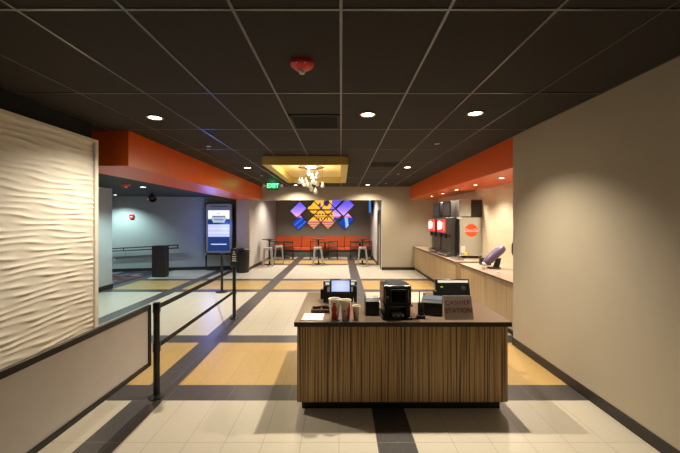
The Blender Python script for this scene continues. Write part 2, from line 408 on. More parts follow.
sprinkler(-2.14, 5.3, 'sprinkler head beside the orange beam behind the near left downlight')
sprinkler(-2.13, 8.8, 'sprinkler head between the orange beam and the yellow coffer, before the exit sign')

# yellow coffer and pendant cluster
cx0, cx1, cy0, cy1, cz = -1.457, .133, 6.05, 9.05, 2.80
t = thing('ceiling_coffer', 'pale yellow rectangular light coffer box hung below the ceiling', 'ceiling coffer', ((cx0+cx1)/2, (cy0+cy1)/2, cz))
w, d, r = (cx1-cx0)/2, (cy1-cy0)/2, .14
b = B()
for a in ((-w, w, -d, -d+r*.4), (-w, w, d-r*.5, d), (-w, -w+r, -d+r*.4, d-r*.5), (w-r, w, -d+r*.4, d-r*.5)): b.box(*a, 0, .15)
b.build('coffer_frame', M_yel, t); box('coffer_top', mat('warm_cream_paint', (232, 206, 140), .6), (-w+.02, w-.02, -d+.02, d-.02, .15, .168), t)
t = thing('pendant_cluster', 'cluster chandelier of lit glass drop pendants in the yellow coffer', 'chandelier', (-.66, 7.25, 2.95))
B().lathe([(.28, 0), (.28, -.015), (.26, -.025), (.001, -.025)], n=40).build('canopy', mat('mirror_canopy', (235, 225, 205), .15, metal=1.), t)
drops = [(299, 181), (302, 181.5), (304, 184), (305.5, 181), (307, 184), (308.8, 173), (310, 185), (311.5, 188.5), (312.5, 177), (312.8, 181.5), (314.5, 182), (315.5, 191), (317, 176), (318, 175), (317.3, 183.5), (322.6, 185)]
for k, (px, py) in enumerate(drops):
    yy = (-.18, .1, .22, -.08, .02, .16, -.2)[k % 7]; Y = 7.25+yy
    X = (px-341)*Y/328+.66; Z = 1.78-(py-220)*Y/328-2.95
    c = B().tube([(X, yy, -.02), (X, yy, Z+.07)], .0022, 5).build('cord', M_bp2, t)
    B().lathe([(.012, Z+.085), (.014, Z+.055), (.010, Z+.05)], X, yy, 10).build('socket', M_galv, c)
    B().lathe([(.012, Z+.056), (.022, Z+.035), (.038, Z+.005), (.044, Z-.02), (.038, Z-.045), (.02, Z-.06), (.002, Z-.064)], X, yy, 16).build('glass_drop', M_glassb, c)
pl = bpy.data.lights.new('pendant_glow', 'POINT'); pl.energy = 75; pl.color = (1, .82, .52); pl.shadow_soft_size = .15
po = bpy.data.objects.new('pendant_glow', pl); C.objects.link(po); po.location = (0, 0, -.09); po.parent = t

# exit sign
t = thing('exit_sign', 'green lit exit sign with twin emergency lamp heads on the ceiling', 'exit sign', (-2.13, 10.3, 2.97))
box('sign_housing', M_bp, (-.175, .175, -.03, .03, -.235, -.0), t, .005)
box('sign_face', mat('green_sign_face', (8, 120, 60), .4, emit=.8, emit_rgb=(4, 120, 60)), (-.15, .15, -.033, -.03, -.215, -.03), t)
text_mesh('EXIT', .19, 'exit_letters', mat('exit_letter', (190, 255, 215), .4, emit=1.2, emit_rgb=(130, 255, 190)), t, (0, -.035, -.122), (PI/2, 0, 0), bold=.004)
for s in (-1, 1):
    a = B().tube([(s*.17, 0, -.11), (s*.24, -.01, -.11)], .012, 8).build('lamp_arm', M_whitep, t)
    B().lathe_ax([(.02, 0), (.045, .05), (.05, .06), (.046, .065)], (s*.26, .01, -.105), (s*.3, -1, -.2), 16).build('lamp_head', M_whitep, a)
gl = bpy.data.lights.new('sign_glow', 'POINT'); gl.energy = 1.5; gl.color = (.05, 1, .3); gl.shadow_soft_size = .05
go = bpy.data.objects.new('sign_glow', gl); C.objects.link(go); go.location = (0, -.1, -.06); go.parent = t

# ------------------------------------------------------------ cashier counter
TZ = .845
t = thing('service_counter', 'U-shaped cashier counter with zebra wood front and brown top', 'counter', (0.572, 3.0, 0))
ox, oy = .572, 3.0
def L(x0, x1, y0, y1, z0, z1): return (x0-ox, x1-ox, y0-oy, y1-oy, z0, z1)
b = B().prism([(x-ox, y-oy) for x, y in ((-.43, 3.0), (1.564, 3.0), (1.564, 4.24), (1.06, 4.24), (1.06, 3.72), (.12, 3.72), (.12, 4.24), (-.43, 4.24))], 'z', TZ-.003, TZ)
b.build('countertop', M_top, t)
b = B().prism([(x-ox, y-oy) for x, y in ((-.43, 3.0), (1.564, 3.0), (1.564, 4.24), (1.06, 4.24), (1.06, 3.72), (.12, 3.72), (.12, 4.24), (-.43, 4.24))], 'z', TZ-.042, TZ-.003)
b.build('countertop_edge', M_edge, t)
b = B().prism([(x-ox, y-oy) for x, y in ((-.405, 3.03), (1.54, 3.03), (1.54, 4.2), (1.08, 4.2), (1.08, 3.66), (.10, 3.66), (.10, 4.2), (-.405, 4.2))], 'z', .098, TZ-.042)
b.build('counter_body', M_zebra, t)
b = B().prism([(x-ox, y-oy) for x, y in ((-.37, 3.1), (1.50, 3.1), (1.50, 4.16), (1.12, 4.16), (1.12, 3.6), (.06, 3.6), (.06, 4.16), (-.37, 4.16))], 'z', 0, .098)
b.build('toe_kick', M_kick, t)
# lower equipment shelf between the arms
# ---- on the counter
def cup(x, y, r, h, lb, ang, kind):
    t = thing('paper_cup', lb, 'cup', (x, y, TZ), ang)
    B().lathe([(r*.68, 0.0), (r*.70, .002), (r*.97, h*.97), (r*1.03, h*.972), (r*1.04, h*.985), (r*1.0, h), (r*.93, h*.985), (r*.65, .01)], n=32).build('cup_body', M_cup, t)
    # printed bottle silhouette wrapped on the wall
    b = B(); prof = [(.0, .0), (.30, .0), (.30, .03), (.33, .16), (.27, .34), (.24, .44), (.31, .56), (.27, .68), (.13, .80), (.09, .92), (.13, .93), (.12, .99)]
    def P(a, hh):
        R = (r*.70+(r*.97-r*.70)*hh/.97)+.0008; return (R*math.sin(a), -R*math.cos(a), h*hh)
    sc = .5*1.0; prev = None
    for wv, hv in prof[1:]:
        hh = .03+hv*.84; row = [b.bm.verts.new(P(k*wv*1.9/4, hh)) for k in range(-4, 5)]
        if prev:
            for i in range(8): b.bm.faces.new((prev[i], prev[i+1], row[i+1], row[i]))
        prev = row
    b.build('bottle_print', M_cred, t)
    if kind:
        b = B(); A = [b.bm.verts.new(P(a, hh)) for a, hh in ((1.15, .42), (1.9, .42), (1.9, .52), (1.15, .52))]; b.bm.faces.new(A)
        A = [b.bm.verts.new(P(a, hh)) for a, hh in ((-1.3, .42), (-.9, .42), (-.9, .52), (-1.3, .52))]; b.bm.faces.new(A); b.build('side_print', M_cred, t)
    return t
cup(-.062, 3.085, .055, .197, 'tallest cream paper cup with a centred red bottle print', 0, 0)
cup(.046, 3.09, .051, .185, 'middle cream paper cup with its red bottle print turned right', .75, 1)
cup(.146, 3.085, .036, .13, 'smallest cream paper cup with red print at its left edge', -1.0, 1)
t = thing('menu_card', 'white menu card with red ends lying on the counter corner', 'card', (-.268, 3.15, TZ), -.03)
B().box(-.10, .10, -.11, .115, 0, .006).build('card_sheet', M_white, t)
for x in (-.107, .100):
    for ya_, yb_ in ((-.11, -.06), (-.02, .03), (.07, .115)): box('red_end_mark', M_cred, (x, x+.007, ya_, yb_, 0, .0065), t)
t = thing('organizer_box', 'low dark brown box behind the white menu card', 'box', (-.20, 3.36, TZ))
b = B().box(-.1, .1, -.07, .07, 0, .008)
for a in ((-.1, .1, -.07, -.06), (-.1, .1, .06, .07), (-.1, -.09, -.06, .06), (.09, .1, -.06, .06), (-.005, .005, -.06, .06)): b.box(*a, 0, .035)
b.build('tray', mat('dark_brown_wood', (70, 46, 26), .5), t)
B().tube([(-.07, -.03, .05), (.06, .03, .052)], .005, 8).build('pen', M_bp, t)

# register with the lit customer screen
def register(x, y, label, lit):
    t = thing('cash_register', label, 'cash register', (x, y, TZ))
    if lit: B().prism([(-.02, 0), (.24, 0), (.24, .03), (.14, .05), (.10, .16), (.02, .17), (-.02, .12)], 'x', -.15, .15).build('base_stand', M_bp2, t, .004)
    else: B().prism([(.03, 0), (.22, 0), (.22, .03), (.12, .05), (.09, .12), (.07, .12)], 'x', -.12, .12).build('base_stand', M_bp2, t, .004)
    m = Matrix.Translation((0, .06, .135)) @ Matrix.Rotation(math.radians(-16), 4, 'X')
    B().box(-.195, .195, -.02, .02, -.09 if lit else -.125, .105 if lit else .125, m).build('monitor', M_bp, t, .008)
    B().box(-.165, .165, .021, .023, -.07, .085, m).build('monitor_glass', mat('dark_screen_glass', (20, 22, 30), .08), t)
    if not lit: B().box(-.165, .18, -.0225, -.02, .082, .108, m).build('silver_top_strip', mat('satin_silver_strip', (205, 203, 200), .35), t)
    else: B().box(-.19, .19, -.0225, -.02, .086, .099, m).box(-.17, -.125, -.0225, -.02, .045, .075, m).box(.12, .165, -.0225, -.02, .045, .075, m).build('silver_top_strip', mat('satin_silver_strip', (205, 203, 200), .35), t)
    for sx in (-.19, .155) if lit else (): box('side_cheek', M_bp, (sx, sx+.035, -.035, .12, 0, .19), t, .006)
    if not lit:
        B().lathe_ax([(.028, 0), (.027, .004), (.012, .005)], m @ Vector((.12, -.0195, .02)), m.to_3x3() @ Vector((0, -1, 0)), 20).build('cable_port', M_bp2, t)
        B().box(-.14, -.11, -.0215, -.0195, .03, .042, m).build('green_label', mat('green_label', (120, 160, 30), .5), t)
    else:
        m2 = Matrix.Translation((.005, -.075, .195)) @ Matrix.Rotation(math.radians(-22), 4, 'X')
        o = B().box(-.118, .118, -.012, .012, -.078, .078, m2).build('customer_display', M_bp, t, .006)
        bm = bmesh.new(); n = 12; lay = bm.loops.layers.float_color.new('picture')
        g = [[bm.verts.new(m2 @ Vector((-.1+.2*i/n, -.0135, -.062+.124*j/n))) for j in range(n+1)] for i in range(n+1)]
        for i in range(n):
            for j in range(n): bm.faces.new((g[i][j], g[i+1][j], g[i+1][j+1], g[i][j+1]))
        for f in bm.faces:
            for lp in f.loops:
                q = m2.inverted() @ lp.vert.co; r2 = (q.x*7)**2+(q.z*9)**2; k = max(0, 1-r2); lp[lay] = (.32+.35*k, .40+.35*k, .95, 1)
        me = bpy.data.meshes.new('lit_screen'); bm.to_mesh(me); bm.free(); me.materials.append(vcol_screen('pale_blue_screen', 1.0))
        s = bpy.data.objects.new('lit_screen', me); C.objects.link(s); s.parent = o
        B().tube([(0, .04, .17), (0, -.06, .18)], .014, 8).build('display_arm', M_bp2, t)
    B().box(-.225, -.192, .0, .06, .03, .14).build('card_reader', M_bp2, t, .004)
    return t
register(-.01, 3.74, 'black cash register with a lit pale blue customer screen', True)
register(1.27, 3.68, 'black cash register seen from behind, silver strip on top, behind the sign', False)
t = thing('cash_drawer', 'shallow black drawer box under the lit cash register screen', 'cash drawer', (-.01, 3.62, TZ))
bpy.data.objects.remove(t)
def printer(name, x, y, w, d, h, rz, lb, blue):
    t = thing(name, lb, 'receipt printer', (x, y, TZ), rz)
    B().prism([(-d/2, 0), (d/2, 0), (d/2, h), (-d/2+.03, h), (-d/2, h-.025)], 'x', -w/2, w/2).build('housing', M_bp, t, .006)
    box('lid', mat('blue_grey_satin', (64, 76, 90), .3) if blue else M_galv, (-w/2+.01, w/2-.01, -d/2+.035, d/2-.02, h, h+.006), t, .002)
    box('paper_slot', M_bp2, (-w/2+.02, w/2-.02, -d/2-.001, -d/2+.002, h-.06, h-.045), t)
    return t
printer('receipt_printer', .308, 3.30, .135, .17, .155, 0, 'small black receipt printer with silver top left of the black machine', False)
printer('receipt_printer', .925, 3.32, .20, .24, .145, -.32, 'wider black printer box with blue-grey lid left of the cashier sign', True)

# black countertop machine with open bay
t = thing('countertop_machine', 'glossy black countertop machine with open lower bay and angled lever', 'appliance', (.535, 3.1, TZ))
w = .132
b = B().prism([(0, .125), (.33, .125), (.33, .30), (.015, .318), (0, .30)], 'x', -w, w); b.build('upper_body', M_bp, t, .012)
b = B().box(-w+.01, -w+.055, .0, .30, .0, .125).box(w-.055, w-.01, .0, .30, .0, .125).box(-w+.055, w-.055, .14, .30, 0, .125); b.build('lower_body', M_bp, t, .006)
B().box(-w-.015, w+.005, -.03, .31, .0, .018).build('base_plate', M_bp2, t, .005)
box('front_window', mat('smoked_glass', (8, 8, 10), .06), (-.055, .075, -.004, .002, .155, .27), t, .004)
b = B().box(-.058, .078, -.008, 0, .27, .28).box(-.058, .078, -.008, 0, .145, .155).box(-.066, -.056, -.008, 0, .145, .28).box(.076, .086, -.008, 0, .145, .28); b.build('window_frame', M_bp2, t, .002)
box('side_button_panel', M_galv, (-.102, -.086, -.004, .001, .195, .215), t); box('side_button_panel', M_galv, (.098, .108, -.004, .001, .195, .215), t)
box('bay_backplate', M_galv, (-.05, .065, .13, .139, .045, .115), t)
box('drip_tray', M_whitep, (-.045, .06, -.006, .10, .018, .042), t, .004)
for sx in (-.03, .018): box('tray_slot', M_bp2, (sx, sx+.025, -.009, -.006, .024, .036), t)
box('band', M_bp2, (-w-.012, w+.012, -.01, .32, .118, .130), t, .003)
B().tube([(-w-.02, .02, .07), (-w+.0, -.02, .03), (-w+.04, -.035, .012)], [.008, .010, .007], 8).build('lever', M_bp, t)
box('top_plate', mat('grey_metal_top', (70, 76, 84), .3, metal=.6), (-.08, .08, .05, .30, .312, .317), t)
b = B().box(-w-.0015, -w, .05, .12, .15, .28); b.build('colour_label', mat('red_yellow_label', (190, 90, 30), .5, var=.5, scale=25), t)

for sx in (-w+.012, w-.03): box('corner_highlight', M_galv, (sx, sx+.006, -.003, .001, .15, .28), t)  # silver strips stand in for highlights on the glossy front
box('bay_highlight', M_galv, (-.05, .065, .0, .012, .112, .118), t)  # silver bar imitates the light in the lower bay, emits none
# two-way radio in its charger
t = thing('two_way_radio', 'black two-way radio with stub antenna standing in its charger', 'radio', (.762, 3.13, TZ))
B().prism(rrect(.075, .07, .012, 4), 'z', 0, .03).build('charger', M_bp2, t, .003)
B().prism(rrect(.056, .034, .008, 4), 'z', .031, .15).build('radio_body', mat('worn_dark_grey_plastic', (52, 50, 48), .45), t, .003)
B().lathe([(.007, .15), (.006, .20), (.0045, .255), (.003, .258)], -.014, 0, 10).build('antenna', M_bp, t)
B().lathe([(.006, .15), (.006, .162)], .010, 0, 10).build('knob', M_bp, t)
box('speaker_grille', M_bp2, (-.018, .018, -.0175, -.016, .06, .10), t)

# cashier station sign
t = thing('cashier_sign', 'grey slanted acrylic sign reading CASHIER STATION on the counter', 'sign', (1.11, 3.075, TZ), .04)
m = Matrix.Rotation(math.radians(-16), 4, 'X')
B().box(-.138, .138, -.003, .003, .0, .222, m).build('sign_plate', mat('grey_sign_plate', (200, 190, 182), .25, coat=.3), t, .001)
B().prism([(0.004, 0), (.075, 0), (.075, .004), (.02, .006)], 'x', -.12, .12).build('foot', M_clear, t)
M_let = mat('maroon_letters', (140, 14, 20), .4)
for s, z in (('CASHIER', .155), ('STATION', .08)):
    text_mesh(s, .060, 'sign_letters', M_let, t, m @ Vector((0, -.0045, z)), (PI/2-math.radians(16), 0, 0), .0006, space=1.06)

# ------------------------------------------------------------ drinks counters in the alcove
def side_counter(y0, y1, lb, vents):
    t = thing('drinks_counter', lb, 'counter', (2.6, y0, 0)); d = y1-y0; w = XA-2.6-.004
    box('countertop', mat('pink_beige_laminate', (176, 150, 130), .3, var=.12, scale=110), (-.035, w, 0, d, .82, .845), t)
    box('countertop_edge', M_edge, (-.038, -.035, 0, d, .818, .845), t)
    n = max(1, round(d/.6)); b = box('cabinet_body', M_oak, (.02, w, .01, d-.01, .10, .82), t)
    for i in range(n):
        a = .012+(d-.024)*i/n; c = .012+(d-.024)*(i+1)/n
        box('cabinet_door', M_oak, (0, .018, a+.003, c-.003, .105, .812), t, .001)
    box('toe_kick', M_kick, (.06, w, .02, d-.02, 0, .10), t)
    if vents:
        for i in range(4):
            a = d-.5-i*.42; box('kick_grille', mat('grille_grey', (90, 84, 76), .5), (.045, .058, a, a+.26, .03, .085), t)
side_counter(4.72, 7.12, 'nearer alcove counter with pale wood doors below the tilted dispenser', False)
side_counter(7.42, YB-.005, 'farther alcove counter with pale wood doors carrying the drink machines', True)

# ice machine
t = thing('ice_machine', 'tall stainless ice dispenser cabinet with round orange logo on its side', 'ice machine', (2.885, 7.98, .845))
b = B()
for x in (.04, .50):
    for y in (.05, .2): b.lathe([(.02, 0), (.022, .06)], x, y, 12)
b.build('foot', mat('tan_plastic_foot', (190, 150, 90), .5), t)
box('lower_cabinet', M_ss, (.0, .545, 0, .24, .06, 1.0), t, .006)
box('upper_cabinet', M_ss, (-.01, .28, -.005, .245, 1.02, 1.43), t, .006)
box('vented_side', mat('dark_vented_panel', (70, 66, 60), .5), (.285, .545, -.005, .245, 1.02, 1.43), t, .004)
b = B()
for i in range(9): b.box(.30, .53, -.012, -.005, 1.05+i*.04, 1.066+i*.04)
b.build('louvre', M_bp2, t)
box('dark_front', M_bp, (-.02, -.001, .02, .23, .1, .98), t, .004)
box('ledge', M_whitep, (-.06, .06, -.02, .03, .96, 1.01), t, .004)
B().lathe_ax([(.155, 0), (.155, .003)], (.285, -.0005, .68), (0, -1, 0), 48).build('logo_disc', mat('orange_red_sticker', (232, 84, 30), .4), t)
text_mesh('Coca-Cola', .105, 'logo_script', M_white, t, (.285, -.0045, .68), (PI/2, 0, 0), .0006, shear=.45, space=.82, bold=.003)
box('notice_sheet', M_white, (.03, .14, -.002, -.0005, .13, .30), t); box('yellow_sticker', mat('yellow_sticker', (235, 210, 20), .5), (.12, .19, -.003, -.0015, .09, .15), t)
B().prism([(-.02, 1.36), (.03, 1.36), (.03, 1.41)], 'y', -.007, -.0055).build('blue_corner_mark', mat('blue_mark', (60, 130, 190), .4), t)

# soda dispensers
M_disp = mat('graphite_plastic', (52, 46, 42), .4)
def dispenser(y, lb):
    t = thing('soda_dispenser', lb, 'drink dispenser', (2.66, y, .845))
    B().prism([(0.02, 0), (.5, 0), (.5, 1.0), (.02, 1.0), (-.02, .95), (-.02, .60), (.10, .55), (.10, .12), (.02, .10)], 'y', 0, .78).build('cabinet', M_disp, t, .008)
    box('drip_tray', M_ss, (-.03, .10, .03, .75, .04, .075), t, .003)
    s = box('screen', mat('red_white_screen', (210, 30, 30), .2, emit=1.3, emit_rgb=(225, 30, 34)), (-.026, -.019, .04, .74, .62, .95), t)
    b = B().prism([(.30, .70), (.68, .67), (.70, .88), (.5, .92), (.26, .86)], 'x', -.029, -.0265); b.build('picture', mat('screen_white_patch', (255, 240, 236), .2, emit=1.2, emit_rgb=(255, 236, 236)), s)
    b = B().prism([(.09, .66), (.18, .66), (.18, .90), (.09, .90)], 'x', -.029, -.0265); b.build('side_text_strip', mat('screen_pink', (255, 120, 110), .2, emit=1, emit_rgb=(255, 120, 110)), s)
    for k in range(2):
        n = B().lathe_ax([(.045, 0), (.045, .10), (.03, .13)], (.03, .2+.38*k, .60), (0, 0, -1), 14).build('nozzle', M_bp, t)
        B().lathe_ax([(.047, 0), (.047, .02)], (.03, .2+.38*k, .605), (0, 0, -1), 14).build('blue_ring', mat('blue_led', (20, 90, 190), .3, emit=.8, emit_rgb=(30, 110, 220)), n)
        B().tube([(.02, .2+.38*k, .47), (.02, .2+.38*k, .2)], .006, 6).build('lever', M_chrome, t)
    u = box('ice_bin', M_disp, (.12, .62, .03, .72, 1.0, 1.43), t, .006)
    box('bin_front', mat('blue_tinted_panel', (60, 70, 120), .2), (.112, .12, .1, .64, 1.05, 1.38), u)
    return t
dispenser(8.26, 'nearer of the two dark drink dispensers with red screens')
dispenser(9.16, 'farther of the two dark drink dispensers with red screens')
t = thing('cup_tray', 'shallow stainless tray on the counter before the nearer dispenser', 'tray', (2.66, 7.55, .845))
b = B().box(0, .17, 0, .42, 0, .006).box(0, .006, 0, .42, 0, .05).box(.164, .17, 0, .42, 0, .05).box(0, .17, 0, .006, 0, .05).box(0, .17, .414, .42, 0, .05); b.build('tray_body', M_ss, t)

# tilted purple-grey dispenser on the near alcove counter
t = thing('tilted_dispenser', 'purple-grey tilted oval dispenser on black stand on the near alcove counter', 'dispenser', (2.93, 6.35, .845))
m = Matrix.Translation((.03, 0, .25)) @ Matrix.Rotation(math.radians(-42), 4, 'Y') @ Matrix.Scale(1.18, 4)
def loft(secs, name, mt_, par):
    b = B(); rs = []
    for x, w_, h_ in secs:
        rs.append([b.bm.verts.new(m @ Vector((x, px_, pz_))) for px_, pz_ in rrect(w_, h_, min(w_, h_)*.45, 5)])
    b.skin(rs); return b.build(name, mt_, par)
loft([(-.20, .10, .07), (-.18, .14, .10), (-.05, .16, .12), (.12, .17, .13), (.19, .15, .11), (.215, .08, .05)], 'hood', mat('purple_grey_plastic', (96, 80, 106), .3), t)
loft([(-.225, .09, .06), (-.16, .125, .085)], 'white_nozzle', M_whitep, t)
B().box(-.08, .13, -.08, .08, 0, .025).build('stand_base', M_bp2, t, .005)
B().prism([(.02, .02), (.12, .02), (.16, .20), (.08, .19)], 'y', -.035, .035).build('stand_neck', M_bp, t, .006)
t = thing('clear_cup', 'clear plastic cup under the tilted purple-grey dispenser', 'cup', (2.70, 6.22, .845)); B().lathe([(.028, 0), (.036, .09), (.034, .09), (.026, .004)], n=18).build('cup_wall', M_clear, t)
t = thing('card_terminal', 'small black terminal behind the tilted purple-grey dispenser', 'terminal', (3.0, 6.82, .845))
B().prism([(-.07, 0), (.07, 0), (.07, .13), (-.03, .15)], 'x', -.1, .1).build('housing', M_bp, t, .006); box('display', mat('dim_screen', (60, 72, 80), .2), (-.07, .07, -.062, -.058, .05, .1), t)
t = thing('white_saucer', 'small white saucer on the near alcove counter edge', 'saucer', (2.76, 5.78, .845)); B().lathe([(.045, 0), (.045, .008), (.036, .012), (.034, .03), (.001, .032)], n=24).build('dish', M_whitep, t)
t = thing('wall_dispenser', 'black oval fixture on the alcove wall at the corner of the right wall', 'wall dispenser', (XR+.09, 4.681, 1.36))
B().prism(rrect(.14, .22, .06, 6, 0, 0), 'y', 0.001, .09).build('housing', M_bp, t, .01)

# ------------------------------------------------------------ queue barriers
def post(name, x, y, label, h=.95, big=False, top=True):
    t = thing(name, label, 'barrier post', (x, y, 0))
    B().lathe([(.15, 0), (.15, .012), (.12, .03), (.035, .04), (.03, .05)] if big else [(.075, 0), (.075, .01), (.06, .02), (.03, .03), (.028, .04)], n=32).build('base', M_bm, t)
    B().lathe([(.03, .04), (.03, h-.10)], n=20).build('pole', M_bm, t)
    B().lathe([(.034, h-.10), (.036, h-.09), (.036, h-.01), (.030, h)], n=20).build('belt_head', M_bp, t)
    return t
P1 = (-1.855, 3.30); P2 = (-1.93, 5.93); P3 = (-2.94, 8.1)
post('barrier_post', *P1, 'black barrier post joining the white panel to the belts')
B().lathe([(.036, .46), (.036, .55)], n=20).build('belt_clip', M_bp, bpy.data.objects['barrier_post'])
p2 = post('barrier_post', *P2, 'black barrier post with small sign on top, far end of the double belts')
B().lathe([(.036, .44), (.036, .53)], n=20).build('belt_clip', M_bp, p2)
f = box('sign_frame', M_bp2, (-.065, .065, -.012, .012, .945, 1.265), p2, .006)
b = B()
for z, ww in ((1.205, .035), (1.165, .055), (1.12, .07), (1.08, .06), (1.045, .08)): b.box(-ww/2-.0, ww/2, -.0135, -.012, z-.010, z+.010)
b.build('sign_print', M_white, f)
post('barrier_post', *P3, 'farthest black barrier post with round base, before the display kiosk', big=True)
def belt(p, q, z0, z1, label, m=M_belt, sag=.0):
    a, c = Vector((*p, 0)), Vector((*q, 0)); d = (c-a).normalized(); n = Vector((-d.y, d.x, 0))*.0012
    b = B(); N_ = 14; rings = []
    a2 = a+d*.037; c2 = c-d*.037
    for i in range(N_+1):
        k = i/N_; p_ = a2.lerp(c2, k); z = z0+(z1-z0)*k-sag*4*k*(1-k)
        rings.append([b.bm.verts.new(v) for v in (p_+n+Vector((0,0,z-.025)), p_-n+Vector((0,0,z-.025)), p_-n+Vector((0,0,z+.025)), p_+n+Vector((0,0,z+.025)))])
    b.skin(rings); tag(b.build('barrier_belt', m), label, 'belt')
belt(P1, P2, .90, .885, 'upper black belt between the panel post and the post with sign')
belt(P1, P2, .505, .485, 'lower black belt between the panel post and the post with sign')
belt(P2, P3, .89, .91, 'dark blue belt from the post with sign to the farthest post', mat('navy_webbing', (30, 48, 84), .6), .02)
# white infill barrier panel toward the camera
t = thing('queue_barrier', 'low white queue barrier panel in black frame at lower left', 'barrier panel', (-1.89, 3.24, 0))
ya, yb = -1.9, 0.0
b = B()
for a in ((ya, yb, .90, .945), (ya, yb, .345, .385), (yb-.04, yb, .345, .945), (ya, ya+.04, .345, .945)): b.box(-.018, .018, *a)
b.build('panel_frame', M_bm, t, .003)
box('infill', M_panelw, (-.006, .006, ya+.04, yb-.04, .385, .90), t)
post('barrier_post', -1.87, 1.27, 'black barrier post at the near end of the white panel')

# ------------------------------------------------------------ lobby things
t = thing('display_kiosk', 'tall rounded digital display kiosk with lit blue and white screen', 'display', (-4.28, 11.5, 0))
def framed(w, z0, z1, y0, y1, thick, name, m, rad, par):
    h = z1-z0; cz = (z0+z1)/2; out = rrect(w, h, rad, 8, 0, cz); inn = rrect(w-2*thick, h-2*thick, max(.01, rad-thick), 8, 0, cz); b = B(); n = len(out)
    O0 = [b.bm.verts.new((x, y0, z)) for x, z in out]; I0 = [b.bm.verts.new((x, y0, z)) for x, z in inn]
    O1 = [b.bm.verts.new((x, y1, z)) for x, z in out]; I1 = [b.bm.verts.new((x, y1, z)) for x, z in inn]
    for i in range(n):
        j = (i+1) % n
        for q in ((O0[i], O0[j], I0[j], I0[i]), (O1[i], I1[i], I1[j], O1[j]), (O0[i], O1[i], O1[j], O0[j]), (I0[i], I0[j], I1[j], I1[i])): b.bm.faces.new(q)
    return b.build(name, m, par)
B().prism(rrect(.97, 1.80, .11, 8, 0, 1.49), 'y', 0, .17).build('housing', M_bp, t)
bz = B().prism(rrect(.90, 1.72, .08, 8, 0, 1.49), 'y', -.012, 0).build('bezel', M_lgrey, t)
box('brand_strip', M_dgrey, (-.3, .3, -.0135, -.012, 2.24, 2.27), t)
bm = bmesh.new(); lay = bm.loops.layers.float_color.new('picture'); nx, nz = 22, 46
g = [[bm.verts.new((-.375+.75*i/nx, -.015, .70+1.42*j/nz)) for j in range(nz+1)] for i in range(nx+1)]
for i in range(nx):
    for j in range(nz):
        f = bm.faces.new((g[i][j], g[i+1][j], g[i+1][j+1], g[i][j+1])); u = (i+.5)/nx; v = (j+.5)/nz
        navy = (.004, .03, .16); c = navy
        if v > .80: c = (.9, .93, .95)
        elif v > .78: c = (.75, .82, .55) if (u < .2 or u > .85) else (.9, .93, .95)
        if .34 < v < .655: c = (.55, .58, .95) if (j % 5) else (.72, .74, 1)
        if .80 <= v < .87 and .16 < u < .84: c = (.45, .52, .66)
        if .70 < v < .80 and .14+(.8-v) < u < .86-(.8-v): c = (.42, .52, .62)
        if .155 < v < .18 and .12 < u < .88: c = (.7, .75, .95)
        for lp in f.loops: lp[lay] = (*c, 1)
me = bpy.data.meshes.new('kiosk_screen'); bm.to_mesh(me); bm.free(); me.materials.append(vcol_screen('kiosk_picture', 1.1))
sc = bpy.data.objects.new('kiosk_screen', me); C.objects.link(sc); sc.parent = t
b = B()
for k in range(9): b.box(-.22+k*.05, -.185+k*.05, -.0175, -.016, 1.875, 1.915)
for k in range(7): b.box(-.16+k*.047, -.125+k*.047, -.0175, -.016, 1.775, 1.81)
b.box(-.05, .04, -.0175, -.016, 2.0, 2.012); b.build('heading_print', mat('navy_print', (60, 80, 120), .5), sc)
framed(.95, .02, .59, 0, .06, .035, 'base_loop', M_bp, .09, t)

kl = bpy.data.lights.new('screen_glow', 'POINT'); kl.energy = 30; kl.color = (.10, .22, 1); kl.shadow_soft_size = .22
ko = bpy.data.objects.new('screen_glow', kl); C.objects.link(ko); ko.location = (0, -.75, 1.5); ko.parent = t
t = thing('trash_can', 'glossy black trash can at the foot of the seating room column', 'trash can', (-3.36, 11.22, 0))
B().lathe([(.20, 0), (.215, .03), (.225, .4), (.225, .70), (.215, .72)], n=32).build('can_body', M_bp, t)
B().lathe([(.22, .722), (.235, .73), (.235, .765), (.22, .77)], n=32).build('lid_rim', M_bp, t)
B().lathe([(.2, .77), (.17, .81), (.08, .83), (.001, .832)], n=24).build('domed_lid', M_bp, t)

t = thing('podium', 'plain dark rectangular podium standing in the lobby', 'podium', (-5.67, 10.3, 0))
box('podium_body', mat('dark_brown_laminate', (42, 30, 27), .5), (-.21, .21, -.11, .11, .03, .95), t, .004); box('podium_top', mat('dark_brown_laminate', (42, 30, 27)), (-.22, .22, -.12, .12, .95, .98), t, .004); box('plinth', M_kick, (-.2, .2, -.1, .1, 0, .03), t)
t = thing('handrail', 'dark double handrail along the lobby back wall behind the podium', 'handrail', (-4.87, 11.78, 0), ang)
B().tube([(-5.2, -.12, .64), (-.95, -.12, .80), (-.85, -.12, .80)], .02, 8).build('lower_rail', mat('dark_rail', (50, 42, 40), .4), t)
B().tube([(-5.2, -.12, .71), (-.95, -.12, .90), (-.85, -.12, .89)], .02, 8).build('upper_rail', mat('dark_rail', (50, 42, 40)), t)
for x in (-4.6, -3.6, -2.6, -1.6, -.9):
    z = .64+(x+5.2)/4.25*.16
    B().box(x-.015, x+.015, -.13, 0, z-.01, z+.01).box(x-.012, x+.012, -.13, -.11, z, z+.08).build('bracket', M_bp2, t)
t = thing('pull_station', 'small red fire alarm pull station on the lobby wall', 'fire alarm', (-4.87, 11.78, 0), ang)
box('housing', M_red, (-2.46, -2.32, -.05, -.001, 1.83, 1.97), t, .006); box('pull_handle', M_white, (-2.42, -2.36, -.06, -.05, 1.88, 1.91), t)
t = thing('wall_outlet', 'white outlet plate low on the lobby wall at left', 'outlet', (-4.87, 11.78, 0), ang)
box('cover_plate', M_whitep, (-2.98, -2.90, -.008, -.001, .38, .50), t)
